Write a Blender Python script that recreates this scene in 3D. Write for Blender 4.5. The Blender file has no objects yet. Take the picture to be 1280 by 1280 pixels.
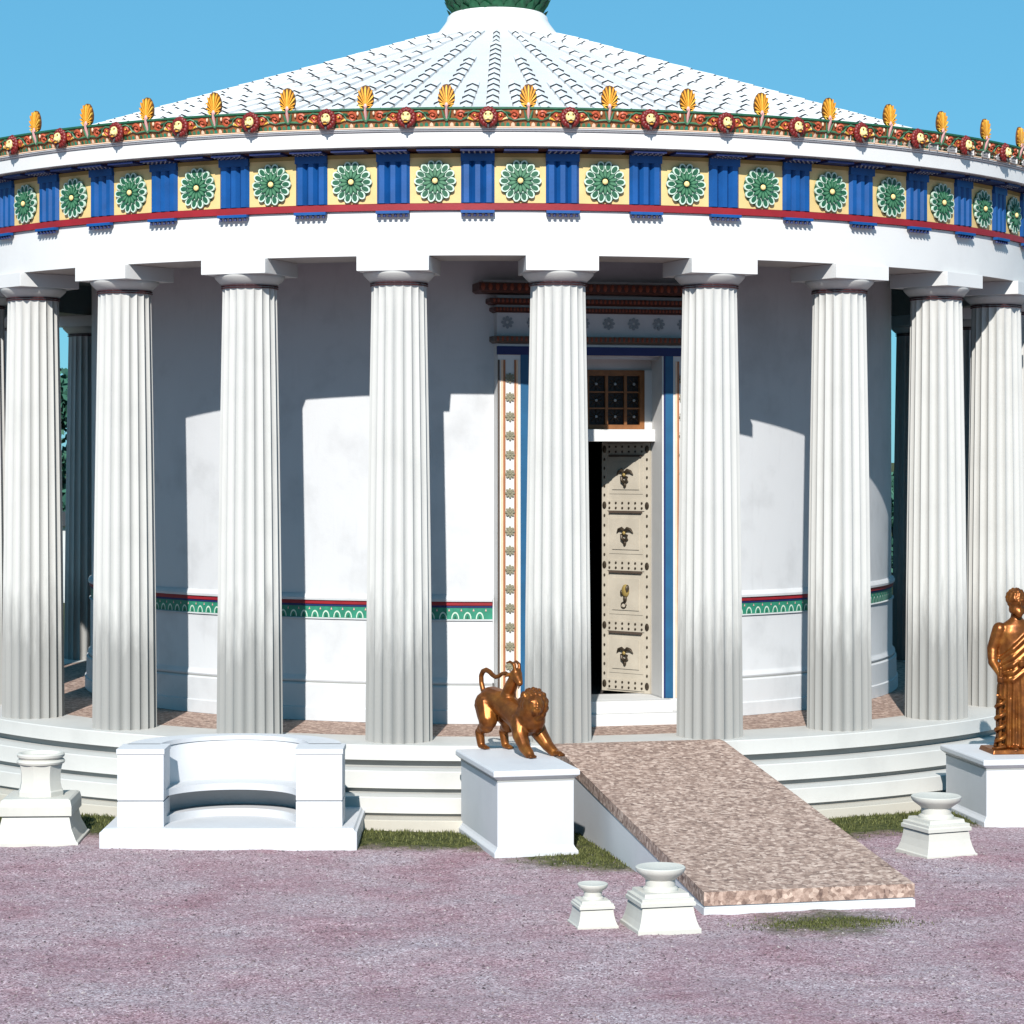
import bpy, bmesh, math, random
from math import sin, cos, pi, radians, hypot, atan2
from mathutils import Vector, Matrix, noise
random.seed(7)
scene = bpy.context.scene
col = scene.collection
TAU = 2*pi
GZ = -1.05            # level of the open ground; z = 0 is the temple floor

# ------------------------------------------------------------------ materials
def new_mat(name):
    m = bpy.data.materials.new(name); m.use_nodes = True
    nt = m.node_tree; b = nt.nodes['Principled BSDF']
    return m, nt, b
def N(nt, t, **kw):
    n = nt.nodes.new(t)
    for k, v in kw.items():
        if k.startswith('i_'): n.inputs[int(k[2:])].default_value = v
        else: setattr(n, k, v)
    return n
def ramp(nt, fac, stops):
    r = nt.nodes.new('ShaderNodeValToRGB')
    while len(r.color_ramp.elements) < len(stops): r.color_ramp.elements.new(.5)
    for e, (p, c) in zip(r.color_ramp.elements, stops):
        e.position = p; e.color = (*c, 1) if len(c) == 3 else c
    nt.links.new(fac, r.inputs[0]); return r.outputs[0]
def mixc(nt, fac, a, b, mode='MIX'):
    m = nt.nodes.new('ShaderNodeMix'); m.data_type = 'RGBA'; m.blend_type = mode
    for s, v in ((m.inputs[0], fac), (m.inputs[6], a), (m.inputs[7], b)):
        if hasattr(v, 'links'): nt.links.new(v, s)
        else: s.default_value = v if not isinstance(v, tuple) else (*v[:3], 1)
    return m.outputs[2]
def noise_tex(nt, vec, scale, detail=4, rough=.55):
    n = nt.nodes.new('ShaderNodeTexNoise'); n.inputs['Scale'].default_value = scale
    n.inputs['Detail'].default_value = detail; n.inputs['Roughness'].default_value = rough
    nt.links.new(vec, n.inputs['Vector']); return n.outputs['Fac']
def bump(nt, b, h, strength, dist):
    n = nt.nodes.new('ShaderNodeBump'); n.inputs['Strength'].default_value = strength
    n.inputs['Distance'].default_value = dist
    nt.links.new(h, n.inputs['Height']); nt.links.new(n.outputs[0], b.inputs['Normal'])
def geo(nt): return nt.nodes.new('ShaderNodeNewGeometry').outputs['Position']
def objc(nt): return nt.nodes.new('ShaderNodeTexCoord').outputs['Object']
def mat(name, c, rough=.6, var=.12, scale=3., bmp=.15, metal=0., spec=.4, fine=40.):
    """painted or stone surface: base colour with a mottled variation and a fine bump"""
    m, nt, b = new_mat(name); p = geo(nt)
    n1 = noise_tex(nt, p, scale, 5)
    lo = tuple(x*(1-var) for x in c); hi = tuple(min(1, x*(1+var*.5)) for x in c)
    cc = ramp(nt, n1, [(.3, lo), (.7, hi)])
    nt.links.new(cc, b.inputs['Base Color'])
    b.inputs['Roughness'].default_value = rough; b.inputs['Metallic'].default_value = metal
    b.inputs['Specular IOR Level'].default_value = spec
    if bmp: bump(nt, b, noise_tex(nt, p, fine, 4), bmp, .01)
    return m
def marble(name, c, vein=.1, rough=.55, foot_shade=None, streak=.0):
    m, nt, b = new_mat(name); p = geo(nt)
    n1 = noise_tex(nt, p, 1.3, 6, .6)
    base = ramp(nt, n1, [(.25, tuple(x*(1-vein) for x in c)), (.5, c), (.8, tuple(min(.9, x*1.03) for x in c))])
    mp = N(nt, 'ShaderNodeMapping'); mp.inputs['Scale'].default_value = (6, 6, .7)
    nt.links.new(p, mp.inputs['Vector'])
    st = noise_tex(nt, mp.outputs[0], 1.2, 5, .65)
    sf = ramp(nt, st, [(.56, (0, 0, 0)), (.75, (streak, streak, streak))])
    base = mixc(nt, sf, base, tuple(x*.72 for x in c))
    if foot_shade:
        # baked shade towards the ground painted in, with an irregular, streaky upper edge
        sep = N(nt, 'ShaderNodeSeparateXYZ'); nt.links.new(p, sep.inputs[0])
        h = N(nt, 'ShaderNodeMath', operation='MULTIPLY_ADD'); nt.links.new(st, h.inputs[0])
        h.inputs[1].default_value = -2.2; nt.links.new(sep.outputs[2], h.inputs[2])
        gf = ramp(nt, h.outputs[0], [(0, (foot_shade, foot_shade, foot_shade)), (1., (0, 0, 0))])
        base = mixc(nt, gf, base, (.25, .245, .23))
    nt.links.new(base, b.inputs['Base Color'])
    b.inputs['Roughness'].default_value = rough; b.inputs['Specular IOR Level'].default_value = .3
    bump(nt, b, noise_tex(nt, p, 22, 6, .7), .18, .01)
    return m
WHITE = (.63, .62, .60)
M = {}
M['marble'] = marble('marble', WHITE, .06)
M['column'] = marble('column_marble', (.50, .49, .46), .07, foot_shade=.85, streak=.25)
M['wall'] = marble('wall_marble', (.55, .555, .56), .16, streak=.22)
M['step'] = marble('step_limestone', (.54, .525, .49), .1, streak=.1)
M['tan'] = marble('foundation_limestone', (.48, .44, .37), .12)
M['bluewhite'] = marble('clean_marble', (.57, .57, .58), .07, streak=.08)
M['altar'] = marble('altar_marble', (.53, .51, .455), .14, streak=.25)
M['roof'] = marble('roof_tile_marble', (.69, .68, .67), .10)
M['soffit'] = marble('shaded_soffit_stone', (.38, .34, .31), .1)  # warm stone, darkened to stand in for shade on the underside
M['joint'] = mat('tile_joint_grime', (.24, .23, .23), .9)
M['groove'] = mat('groove_dirt', (.07, .075, .075), .9)
M['blue'] = mat('blue_paint', (.003, .068, .245), .45, .25, 2.5, .1)
M['darkblue'] = mat('dark_blue_paint', (.01, .02, .10), .6)
M['doorblue'] = mat('door_blue_paint', (.015, .095, .20), .5, .15)
M['red'] = mat('red_paint', (.26, .010, .016), .5, .2)
M['darkred'] = mat('dark_red_paint', (.06, .012, .014), .6, .2)
M['mane'] = mat('mane_red_paint', (.17, .012, .010), .45, .3, 30)
M['yellow'] = mat('pale_yellow_paint', (.64, .47, .20), .6, .1)
M['ochre'] = mat('ochre_paint', (.30, .21, .06), .6, .2)
M['gold'] = mat('gold_paint', (.70, .30, .025), .35, .2, 20)
M['goldlight'] = mat('light_gold_paint', (.80, .46, .06), .35, .15, 20)
M['amber'] = mat('dark_brown_paint', (.10, .035, .006), .6)  # dark brown ground between palmette petals, also lion eyes and mouth
M['face'] = mat('face_yellow_paint', (.85, .66, .28), .5, .15, 30)
M['green'] = mat('green_paint', (.014, .095, .045), .5, .25, 12)
M['greenband'] = mat('green_band_paint', (.025, .21, .13), .5, .25, 12)
M['palegreen'] = mat('pale_green_paint', (.06, .18, .09), .5, .2, 12)
M['mint'] = mat('mint_white_paint', (.50, .62, .51), .5, .1)
M['orange'] = mat('orange_red_paint', (.50, .095, .04), .5, .3, 14)
M['gutterbase'] = mat('gutter_brown_paint', (.30, .11, .035), .5, .5, 9)
M['cream'] = mat('cream_paint', (.78, .55, .38), .5, .15)
M['pink'] = mat('pink_paint', (.70, .38, .36), .5, .15)
M['rust'] = mat('rust_line_paint', (.36, .14, .06), .5, .2)
M['bronzered'] = mat('red_brown_moulding', (.055, .012, .007), .5, .25, 20)
M['greybrown'] = mat('grey_brown_moulding', (.085, .06, .045), .5, .2)
M['studs'] = mat('dark_bronze', (.06, .045, .03), .45, .3, 20, metal=.5)
M['leaf_door'] = mat('ivory_door', (.48, .425, .34), .55, .12, 3)
M['wood'] = mat('window_wood', (.22, .085, .025), .5, .25, 10)
M['medal'] = mat('greenish_rosette', (.26, .24, .16), .5, .3, 30)
M['metaldark'] = mat('dark_grille', (.015, .013, .013), .6)
M['silver'] = mat('pale_rosette', (.35, .36, .36), .5)
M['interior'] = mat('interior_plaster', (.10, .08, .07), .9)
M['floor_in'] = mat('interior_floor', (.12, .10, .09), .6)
M['finial'] = mat('verdigris_leaves', (.010, .085, .035), .4, .45, 9, .3)
M['bark'] = mat('bark', (.10, .07, .045), .9, .3, 8)
M['deadwall'] = mat('pale_plaster', (.55, .56, .54), .8, .1)
M['eave_shade'] = mat('eave_shade_paint', (.03, .035, .04), .8)

def granite(name):
    m, nt, b = new_mat(name); p = geo(nt)
    v = N(nt, 'ShaderNodeTexVoronoi'); v.inputs['Scale'].default_value = 20; nt.links.new(p, v.inputs['Vector'])
    sp = N(nt, 'ShaderNodeSeparateColor'); nt.links.new(v.outputs['Color'], sp.inputs[0])
    c = ramp(nt, sp.outputs[0], [(0, (.08, .045, .035)), (.3, (.22, .14, .105)), (.65, (.38, .26, .205)), (1, (.70, .54, .44))])
    n2 = noise_tex(nt, p, 12, 5, .75)
    c = mixc(nt, .45, c, ramp(nt, n2, [(.3, (.10, .055, .045)), (.5, (.34, .225, .175)), (.68, (.70, .52, .42))]))
    nt.links.new(c, b.inputs['Base Color']); b.inputs['Roughness'].default_value = .75
    bump(nt, b, n2, .5, .02)
    return m
M['granite'] = granite('pink_breccia')

def bronze(name):
    m, nt, b = new_mat(name); p = objc(nt)
    n1 = noise_tex(nt, p, 5, 5, .6)
    c = ramp(nt, n1, [(.3, (.11, .032, .007)), (.52, (.21, .065, .011)), (.75, (.36, .135, .024))])
    nt.links.new(c, b.inputs['Base Color']); b.inputs['Metallic'].default_value = .65
    nt.links.new(ramp(nt, n1, [(.3, (.34,)*3), (.7, (.42,)*3)]), b.inputs['Roughness'])
    bump(nt, b, noise_tex(nt, p, 18, 3, .5), .15, .01)
    return m
M['bronze'] = bronze('polished_bronze')

def ground_mat():
    m, nt, b = new_mat('gravel_and_grass'); p = geo(nt)
    big = noise_tex(nt, p, .55, 5, .65)
    mp = N(nt, 'ShaderNodeMapping'); mp.inputs['Scale'].default_value = (1., .8, 1)
    nt.links.new(p, mp.inputs['Vector'])
    mid = noise_tex(nt, mp.outputs[0], .8, 5, .65)
    v = N(nt, 'ShaderNodeTexVoronoi'); v.inputs['Scale'].default_value = 58; nt.links.new(p, v.inputs['Vector'])
    sp = N(nt, 'ShaderNodeSeparateColor'); nt.links.new(v.outputs['Color'], sp.inputs[0])
    stones = ramp(nt, sp.outputs[0], [(0, (.13, .09, .10)), (.15, (.24, .17, .18)), (.5, (.385, .285, .297)), (.85, (.47, .375, .385)), (1, (.68, .60, .60))])
    tint = ramp(nt, mid, [(.32, (.80, .60, .64)), (.44, (.95, .82, .86)), (.58, (1.0, .97, .99)), (.74, (1.02, 1.06, 1.10))])
    gr = mixc(nt, 1., stones, tint, 'MULTIPLY')
    n3 = noise_tex(nt, p, 14, 6, .75)
    gr = mixc(nt, 1., gr, ramp(nt, n3, [(.25, (.70,)*3), (.55, (1.,)*3), (.8, (1.22,)*3)]), 'MULTIPLY')
    red = ramp(nt, big, [(.5, (0, 0, 0)), (.72, (.40,)*3)])
    gr = mixc(nt, red, gr, (.27, .15, .17))
    # lawn close round the temple and over everything behind it
    ln = N(nt, 'ShaderNodeVectorMath', operation='MULTIPLY'); nt.links.new(p, ln.inputs[0]); ln.inputs[1].default_value = (1, 1, 0)
    le = N(nt, 'ShaderNodeVectorMath', operation='LENGTH'); nt.links.new(ln.outputs[0], le.inputs[0])
    e = noise_tex(nt, p, 3.2, 5, .7)
    a = N(nt, 'ShaderNodeMath', operation='MULTIPLY_ADD'); nt.links.new(e, a.inputs[0]); a.inputs[1].default_value = 1.1; nt.links.new(le.outputs[1], a.inputs[2])
    fg = N(nt, 'ShaderNodeMapRange'); nt.links.new(a.outputs[0], fg.inputs[0])
    fg.inputs[1].default_value = 13.05; fg.inputs[2].default_value = 13.55; fg.inputs[3].default_value = 1; fg.inputs[4].default_value = 0
    # tuft by the ramp foot
    d = N(nt, 'ShaderNodeVectorMath', operation='DISTANCE'); nt.links.new(p, d.inputs[0]); d.inputs[1].default_value = (3.7, -17.7, GZ)
    a2 = N(nt, 'ShaderNodeMath', operation='MULTIPLY_ADD'); nt.links.new(e, a2.inputs[0]); a2.inputs[1].default_value = 1.6; nt.links.new(d.outputs[1], a2.inputs[2])
    f2 = N(nt, 'ShaderNodeMapRange'); nt.links.new(a2.outputs[0], f2.inputs[0])
    f2.inputs[1].default_value = 1.15; f2.inputs[2].default_value = 1.75; f2.inputs[3].default_value = .85; f2.inputs[4].default_value = 0
    sy = N(nt, 'ShaderNodeSeparateXYZ'); nt.links.new(p, sy.inputs[0])
    f3 = N(nt, 'ShaderNodeMapRange'); nt.links.new(sy.outputs[1], f3.inputs[0])
    f3.inputs[1].default_value = -4; f3.inputs[2].default_value = -1; f3.inputs[3].default_value = 0; f3.inputs[4].default_value = 1
    d4 = N(nt, 'ShaderNodeVectorMath', operation='DISTANCE'); nt.links.new(p, d4.inputs[0]); d4.inputs[1].default_value = (1.35, -13.3, GZ)
    a4 = N(nt, 'ShaderNodeMath', operation='MULTIPLY_ADD'); nt.links.new(e, a4.inputs[0]); a4.inputs[1].default_value = 1.2; nt.links.new(d4.outputs[1], a4.inputs[2])
    f4 = N(nt, 'ShaderNodeMapRange'); nt.links.new(a4.outputs[0], f4.inputs[0])
    f4.inputs[1].default_value = 1.4; f4.inputs[2].default_value = 2.0; f4.inputs[3].default_value = .95; f4.inputs[4].default_value = 0
    m4 = N(nt, 'ShaderNodeMath', operation='MAXIMUM'); nt.links.new(f4.outputs[0], m4.inputs[0]); nt.links.new(f2.outputs[0], m4.inputs[1]); f2 = m4
    mx = N(nt, 'ShaderNodeMath', operation='MAXIMUM'); nt.links.new(fg.outputs[0], mx.inputs[0]); nt.links.new(f2.outputs[0], mx.inputs[1])
    mx2 = N(nt, 'ShaderNodeMath', operation='MAXIMUM'); nt.links.new(mx.outputs[0], mx2.inputs[0]); nt.links.new(f3.outputs[0], mx2.inputs[1])
    g = ramp(nt, noise_tex(nt, p, 9, 6, .75), [(.3, (.016, .019, .007)), (.5, (.055, .062, .018)), (.7, (.15, .145, .05))])
    c = mixc(nt, mx2.outputs[0], gr, g)
    nt.links.new(c, b.inputs['Base Color']); b.inputs['Roughness'].default_value = .95
    b.inputs['Specular IOR Level'].default_value = .15
    bump(nt, b, n3, .6, .03)
    return m
M['ground'] = ground_mat()
def leaf_mat(name, c1, c2):
    m, nt, b = new_mat(name); oi = N(nt, 'ShaderNodeNewGeometry')
    c = ramp(nt, oi.outputs['Random Per Island'], [(0, c1), (1, c2)])
    nt.links.new(c, b.inputs['Base Color']); b.inputs['Roughness'].default_value = .7
    b.inputs['Specular IOR Level'].default_value = .2
    return m
M['leaves'] = leaf_mat('leaves', (.020, .075, .055), (.06, .17, .11))
M['grass'] = leaf_mat('grass_blades', (.020, .028, .008), (.15, .155, .05))

# ------------------------------------------------------------------ mesh builder
class MB:
    def __init__(s): s.v = []; s.f = []; s.m = []; s.mats = []; s.X = Matrix()
    def mi(s, name):
        if name not in s.mats: s.mats.append(name)
        return s.mats.index(name)
    def add(s, vs, fs, mn):
        k = len(s.v); s.v += [s.X @ Vector(p) for p in vs]; i = s.mi(mn)
        for f in fs: s.f.append(tuple(k+j for j in f)); s.m.append(i)
        return s
    def box(s, x0, x1, y0, y1, z0, z1, mn): return s.frus(((x0, x1, y0, y1, z0), (x1 and x0, x1, y0, y1, z1)) if 0 else ((x0, x1, y0, y1, z0), (x0, x1, y0, y1, z1)), mn)
    def frus(s, rows, mn, cap=True):
        """stack of rectangles (x0,x1,y0,y1,z) joined into one solid"""
        vs = []; fs = []
        for (x0, x1, y0, y1, z) in rows: vs += [(x0, y0, z), (x1, y0, z), (x1, y1, z), (x0, y1, z)]
        n = len(rows)
        for i in range(n-1):
            for j in range(4): a = 4*i+j; b = 4*i+(j+1) % 4; fs.append((a, b, b+4, a+4))
        if cap: fs += [(3, 2, 1, 0), tuple(4*(n-1)+j for j in range(4))]
        return s.add(vs, fs, mn)
    def sq(s, rows, mn, cx=0, cy=0):
        return s.frus([(cx-h, cx+h, cy-h, cy+h, z) for h, z in rows], mn)
    def lathe(s, prof, n, mn, a0=0, a1=TAU, c=(0, 0, 0), cap=False):
        full = abs(a1-a0-TAU) < 1e-6; k = n if full else n+1; vs = []; fs = []
        for (r, z) in prof:
            for i in range(k):
                a = a0+(a1-a0)*i/n; vs.append((c[0]+r*sin(a), c[1]-r*cos(a), c[2]+z))
        for p in range(len(prof)-1):
            for i in range(n):
                j = (i+1) % k; fs.append((p*k+i, p*k+j, (p+1)*k+j, (p+1)*k+i))
        if cap:
            fs.append(tuple(range(k))[::-1]); fs.append(tuple((len(prof)-1)*k+i for i in range(k)))
        return s.add(vs, fs, mn)
    def prism(s, poly, y0, y1, mn):
        """polygon in the x-z plane, extruded from y0 (front) to y1"""
        n = len(poly); vs = [(x, y0, z) for x, z in poly]+[(x, y1, z) for x, z in poly]
        fs = [tuple(range(n)), tuple(range(2*n-1, n-1, -1))]+[(i, i+n, (i+1) % n+n, (i+1) % n) for i in range(n)]
        return s.add(vs, fs, mn)
    def prismz(s, poly, z0, z1, mn):
        n = len(poly); vs = [(x, y, z0) for x, y in poly]+[(x, y, z1) for x, y in poly]
        fs = [tuple(range(n-1, -1, -1)), tuple(range(n, 2*n))]+[(i, (i+1) % n, (i+1) % n+n, i+n) for i in range(n)]
        return s.add(vs, fs, mn)
    def tube(s, pts, rad, n, mn):
        pts = [Vector(p) for p in pts]; vs = []; fs = []
        for i, p in enumerate(pts):
            d = (pts[min(i+1, len(pts)-1)]-pts[max(i-1, 0)]).normalized()
            u = d.cross(Vector((.13, .21, .97)) if abs(d.z) < .9 else Vector((1, 0, 0))).normalized(); w = d.cross(u)
            r = rad[i] if hasattr(rad, '__len__') else rad
            for j in range(n): a = TAU*j/n; vs.append(p+u*cos(a)*r+w*sin(a)*r)
        for i in range(len(pts)-1):
            for j in range(n): fs.append((i*n+j, i*n+(j+1) % n, (i+1)*n+(j+1) % n, (i+1)*n+j))
        fs += [tuple(range(n))[::-1], tuple((len(pts)-1)*n+j for j in range(n))]
        return s.add(vs, fs, mn)
    def ell(s, c, r, mn, nu=10, nv=7, rot=None):
        vs = []; fs = []; R = rot or Matrix.Identity(3)
        for i in range(1, nv):
            t = pi*i/nv
            for j in range(nu): a = TAU*j/nu; vs.append(Vector(c)+R @ Vector((r[0]*sin(t)*cos(a), r[1]*sin(t)*sin(a), r[2]*cos(t))))
        vs += [Vector(c)+R @ Vector((0, 0, r[2])), Vector(c)-R @ Vector((0, 0, r[2]))]; T = len(vs)-2
        for i in range(nv-2):
            for j in range(nu): fs.append((i*nu+j, (i+1)*nu+j, (i+1)*nu+(j+1) % nu, i*nu+(j+1) % nu))
        for j in range(nu): fs.append((T, j, (j+1) % nu)); fs.append((T+1, (nv-2)*nu+(j+1) % nu, (nv-2)*nu+j))
        return s.add(vs, fs, mn)
    def build(s, name, parent=None, loc=(0, 0, 0), rz=0, smooth=None, bevel=0, link=True, normals=True):
        me = bpy.data.meshes.new(name); me.from_pydata([tuple(v) for v in s.v], [], s.f)
        for n in s.mats: me.materials.append(M[n])
        me.polygons.foreach_set('material_index', s.m)
        if bevel or normals:
            bm = bmesh.new(); bm.from_mesh(me)
            if normals: bmesh.ops.recalc_face_normals(bm, faces=bm.faces)
            if bevel:
                ed = [e for e in bm.edges if len(e.link_faces) == 2 and e.calc_face_angle(0) > radians(28)]
                bmesh.ops.bevel(bm, geom=ed, offset=bevel, segments=2, affect='EDGES', profile=.6, clamp_overlap=True)
            bm.to_mesh(me); bm.free()
        if smooth is not None:
            me.polygons.foreach_set('use_smooth', [True]*len(me.polygons)); me.set_sharp_from_angle(angle=radians(smooth))
        me.update()
        o = bpy.data.objects.new(name, me); o.location = loc; o.rotation_euler = (0, 0, rz)
        if link: col.objects.link(o)
        if parent: o.parent = parent
        return o
def empty(name, loc=(0, 0, 0), rz=0):
    o = bpy.data.objects.new(name, None); o.location = loc; o.rotation_euler = (0, 0, rz); col.objects.link(o); return o
def tag(o, label=None, cat=None, group=None, kind=None):
    for k, v in (('label', label), ('category', cat), ('group', group), ('kind', kind)):
        if v: o[k] = v
    return o
def copy_tree(o, parent=None, kids=None):
    c = o.copy(); col.objects.link(c)
    if parent: c.parent = parent
    for ch in KIDS(o): copy_tree(ch, c)
    return c
def KIDS(o): return [x for x in list(col.objects) if x.parent == o]
def around(src, parent, n, phase, r, group=None, skip=None):
    """src is modelled at local origin facing -y; place n of it round the ring"""
    kids = KIDS(src); out = []
    for i in range(n):
        a = phase+TAU*i/n
        o = src if i == 0 else src.copy()
        if i:
            col.objects.link(o)
            for k in kids:
                kk = k.copy(); col.objects.link(kk); kk.parent = o
        o.parent = parent; o.location = (r*sin(a), -r*cos(a), src.location.z); o.rotation_euler = (0, 0, a)
        if group: o['group'] = group
        out.append(o)
    return out
def remesh(mb, name, mn, voxel, smooth_it=6, parent=None, loc=(0, 0, 0), rz=0, decimate=None):
    """fuse overlapping closed shapes into one continuous skin"""
    o = mb.build(name)
    r = o.modifiers.new('r', 'REMESH'); r.mode = 'VOXEL'; r.voxel_size = voxel
    if smooth_it:
        sm = o.modifiers.new('s', 'SMOOTH'); sm.factor = .5; sm.iterations = smooth_it
    bpy.context.view_layer.update()
    dg = bpy.context.evaluated_depsgraph_get()
    me = bpy.data.meshes.new_from_object(o.evaluated_get(dg))
    o.modifiers.clear(); o.data = me; me.name = name
    me.materials.clear(); me.materials.append(M[mn])
    me.polygons.foreach_set('material_index', [0]*len(me.polygons))
    me.polygons.foreach_set('use_smooth', [True]*len(me.polygons))
    o.location = loc; o.rotation_euler = (0, 0, rz)
    if parent: o.parent = parent
    return o

# ------------------------------------------------------------------ ground
def gh(x, y):
    h = .030*noise.noise(Vector((x*.7, y*.7, 3)))+.016*noise.noise(Vector((x*3.1, y*3.1, 7)))+.007*noise.noise(Vector((x*9, y*9, 1)))
    return GZ+h*max(0, min(1, (60-hypot(x, y))/30))
def axis(lo, hi, st, far):
    a = [lo+i*st for i in range(int(round((hi-lo)/st))+1)]
    s = st; q = a[0]; L = []
    while q > -far: s *= 1.35; q -= s; L.append(q)
    s = st; q = a[-1]; H = []
    while q < far: s *= 1.35; q += s; H.append(q)
    return L[::-1]+a+H
xs = axis(-8.4, 8.4, .055, 2500); ys = axis(-22.6, -10.6, .055, 2500)
vs = [(x, y, gh(x, y)) for y in ys for x in xs]; nx = len(xs)
fs = [(j*nx+i, j*nx+i+1, (j+1)*nx+i+1, (j+1)*nx+i) for j in range(len(ys)-1) for i in range(nx-1)]
g = MB().add(vs, fs, 'ground').build('ground', smooth=60, normals=False); tag(g, kind='structure')

# grass blades round the foundation and at the ramp foot
rnd = random.Random(3)
gb = MB(); V = []; F = []
def blade(x, y, h):
    z = gh(x, y)-.01; a = rnd.uniform(0, TAU); w = rnd.uniform(.006, .013); lx = rnd.uniform(-.5, .5)*h; ly = rnd.uniform(-.5, .5)*h
    k = len(V); V.extend([(x-w*cos(a), y-w*sin(a), z), (x+w*cos(a), y+w*sin(a), z), (x+lx, y+ly, z+h)]); F.append((k, k+1, k+2))
def in_ramp(x, y):
    A = radians(12.65); t = x*cos(A)+y*sin(A); r = x*sin(A)-y*cos(A)
    return abs(t) < 1.3 and r < 17.6
n = 0
while n < 52000:
    a = rnd.uniform(-1.7, 1.7); r = 11.3+1.55*rnd.random()**1.25
    x, y = r*sin(a), -r*cos(a)
    q = noise.noise(Vector((x*1.6, y*1.6, 5)))
    if r > 12.45+q*.5 and rnd.random() < .75: continue
    if in_ramp(x, y): n += 1; continue
    blade(x, y, rnd.uniform(.02, .065)); n += 1
for i in range(3200):
    x, y = rnd.gauss(1.35, .33), rnd.gauss(-13.3, .40)
    if not in_ramp(x, y): blade(x, y, rnd.uniform(.02, .06))
for i in range(2600):
    x, y = rnd.gauss(3.75, .42), rnd.gauss(-17.75, .16)
    if not in_ramp(x, y): blade(x, y, rnd.uniform(.015, .045))
gb.add(V, F, 'grass')
o = gb.build('grass', normals=False)
pm, pnt, pb = new_mat('pebble_stone'); gi = pnt.nodes.new('ShaderNodeNewGeometry')
pnt.links.new(ramp(pnt, gi.outputs['Random Per Island'], [(0, (.05, .035, .04)), (.4, (.14, .10, .105)), (.8, (.24, .18, .185)), (1, (.38, .33, .32))]), pb.inputs['Base Color'])
pb.inputs['Roughness'].default_value = .9; M['pebble'] = pm
pv = []; pf = []
for i in range(16000):
    y = rnd.uniform(-22.4, -12.6); x = rnd.uniform(-7.5, 7.5)
    if hypot(x, y) < 13. or in_ramp(x, y): continue
    r = .005+.013*rnd.random()**3.; z = gh(x, y)+r*.2; k = len(pv); a0 = rnd.uniform(0, 6)
    for j in range(5): pv.append((x+r*rnd.uniform(.8, 1.4)*cos(a0+j*TAU/5), y+r*rnd.uniform(.8, 1.4)*sin(a0+j*TAU/5), z-r*.2))
    pv.append((x+r*rnd.uniform(-.4, .4), y+r*rnd.uniform(-.4, .4), z+r*.8))
    pf += [(k+j, k+(j+1) % 5, k+5) for j in range(5)]
tag(MB().add(pv, pf, 'pebble').build('pebbles', normals=False), 'small loose pink and grey stones scattered over the gravel', 'pebbles', kind='stuff')
gb_o = [x for x in col.objects if x.name == 'grass'][0]; tag(gb_o, 'short green grass growing round the temple steps and at the ramp foot', 'grass', kind='stuff')

# ------------------------------------------------------------------ THE TEMPLE
T = empty('round_temple', (0, 0, GZ))
tag(T, 'round white marble temple with fluted columns and painted frieze under a conical roof', 'temple')
Tz = -GZ       # the root stands on the ground: children heights are lifted by this
ZL = (0, 0, Tz)
PH = -.1415    # azimuth of one column
# steps: each a ring with an undercut fillet at its foot
def step(name, r, zt, zf, zb, rin, mt, rec=.06):
    mb = MB()
    if zf is not None:
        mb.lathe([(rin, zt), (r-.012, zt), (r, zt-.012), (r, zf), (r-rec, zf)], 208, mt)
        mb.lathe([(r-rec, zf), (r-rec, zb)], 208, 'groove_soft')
    else: mb.lathe([(rin, zt), (r-.01, zt), (r, zt-.01), (r+.02, zb)], 208, mt)
    return mb.build(name, T, ZL, smooth=30)
M['groove_soft'] = marble('shade_and_joint_stone', (.33, .33, .31), .15)  # darker tone paints the shadow line of the step fillets; joints use it too
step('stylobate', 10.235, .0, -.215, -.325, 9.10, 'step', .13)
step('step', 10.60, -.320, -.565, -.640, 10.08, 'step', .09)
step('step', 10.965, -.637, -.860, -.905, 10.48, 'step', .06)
step('foundation', 11.32, -.902, None, -1.15, 10.88, 'tan')
# pink breccia floor of the colonnade
MB().lathe([(7.2, -.004), (9.10, -.004)], 208, 'granite').build('portico_floor', T, ZL)
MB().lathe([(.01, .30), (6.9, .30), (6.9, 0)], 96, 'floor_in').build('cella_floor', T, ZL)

# --- columns
def fluted():
    mb = MB(); nf = 20; sub = 8; nz = 26; H = 6.655; k = nf*sub; vs = []; fs = []
    for iz in range(nz+1):
        t = iz/nz; z = H*t
        R = .494-(.494-.402)*t+.010*sin(pi*t)      # entasis
        dep = .054*(1-.2*t)
        if t > .985: dep *= .25
        for i in range(k):
            u = (i % sub)/sub; a = TAU*i/k
            r = R-dep*(1-(2*u-1)**2)**.8
            vs.append((r*sin(a), -r*cos(a), z))
    for iz in range(nz):
        for i in range(k):
            j = (i+1) % k; fs.append((iz*k+i, iz*k+j, (iz+1)*k+j, (iz+1)*k+i))
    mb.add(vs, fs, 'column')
    return mb
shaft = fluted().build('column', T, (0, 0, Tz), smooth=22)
cap = MB()
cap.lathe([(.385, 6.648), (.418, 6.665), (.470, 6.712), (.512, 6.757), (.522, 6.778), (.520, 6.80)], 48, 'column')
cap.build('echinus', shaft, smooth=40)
cap = MB(); cap.frus([(-.527, .527, -.527, .527, 6.798), (-.527, .527, -.527, .527, 7.012)], 'marble')
cap.build('abacus', shaft, bevel=.006)
rg = MB()
for z0 in (6.602, 6.632):
    rg.lathe([(.398, z0), (.424, z0+.004), (.426, z0+.014), (.398, z0+.020)], 48, 'darkred')
rg.build('neck_ring', shaft, smooth=40)
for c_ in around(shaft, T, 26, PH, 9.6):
    if c_.location.y > 0: c_.location.x += .22*c_.location.y/9.6

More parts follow.
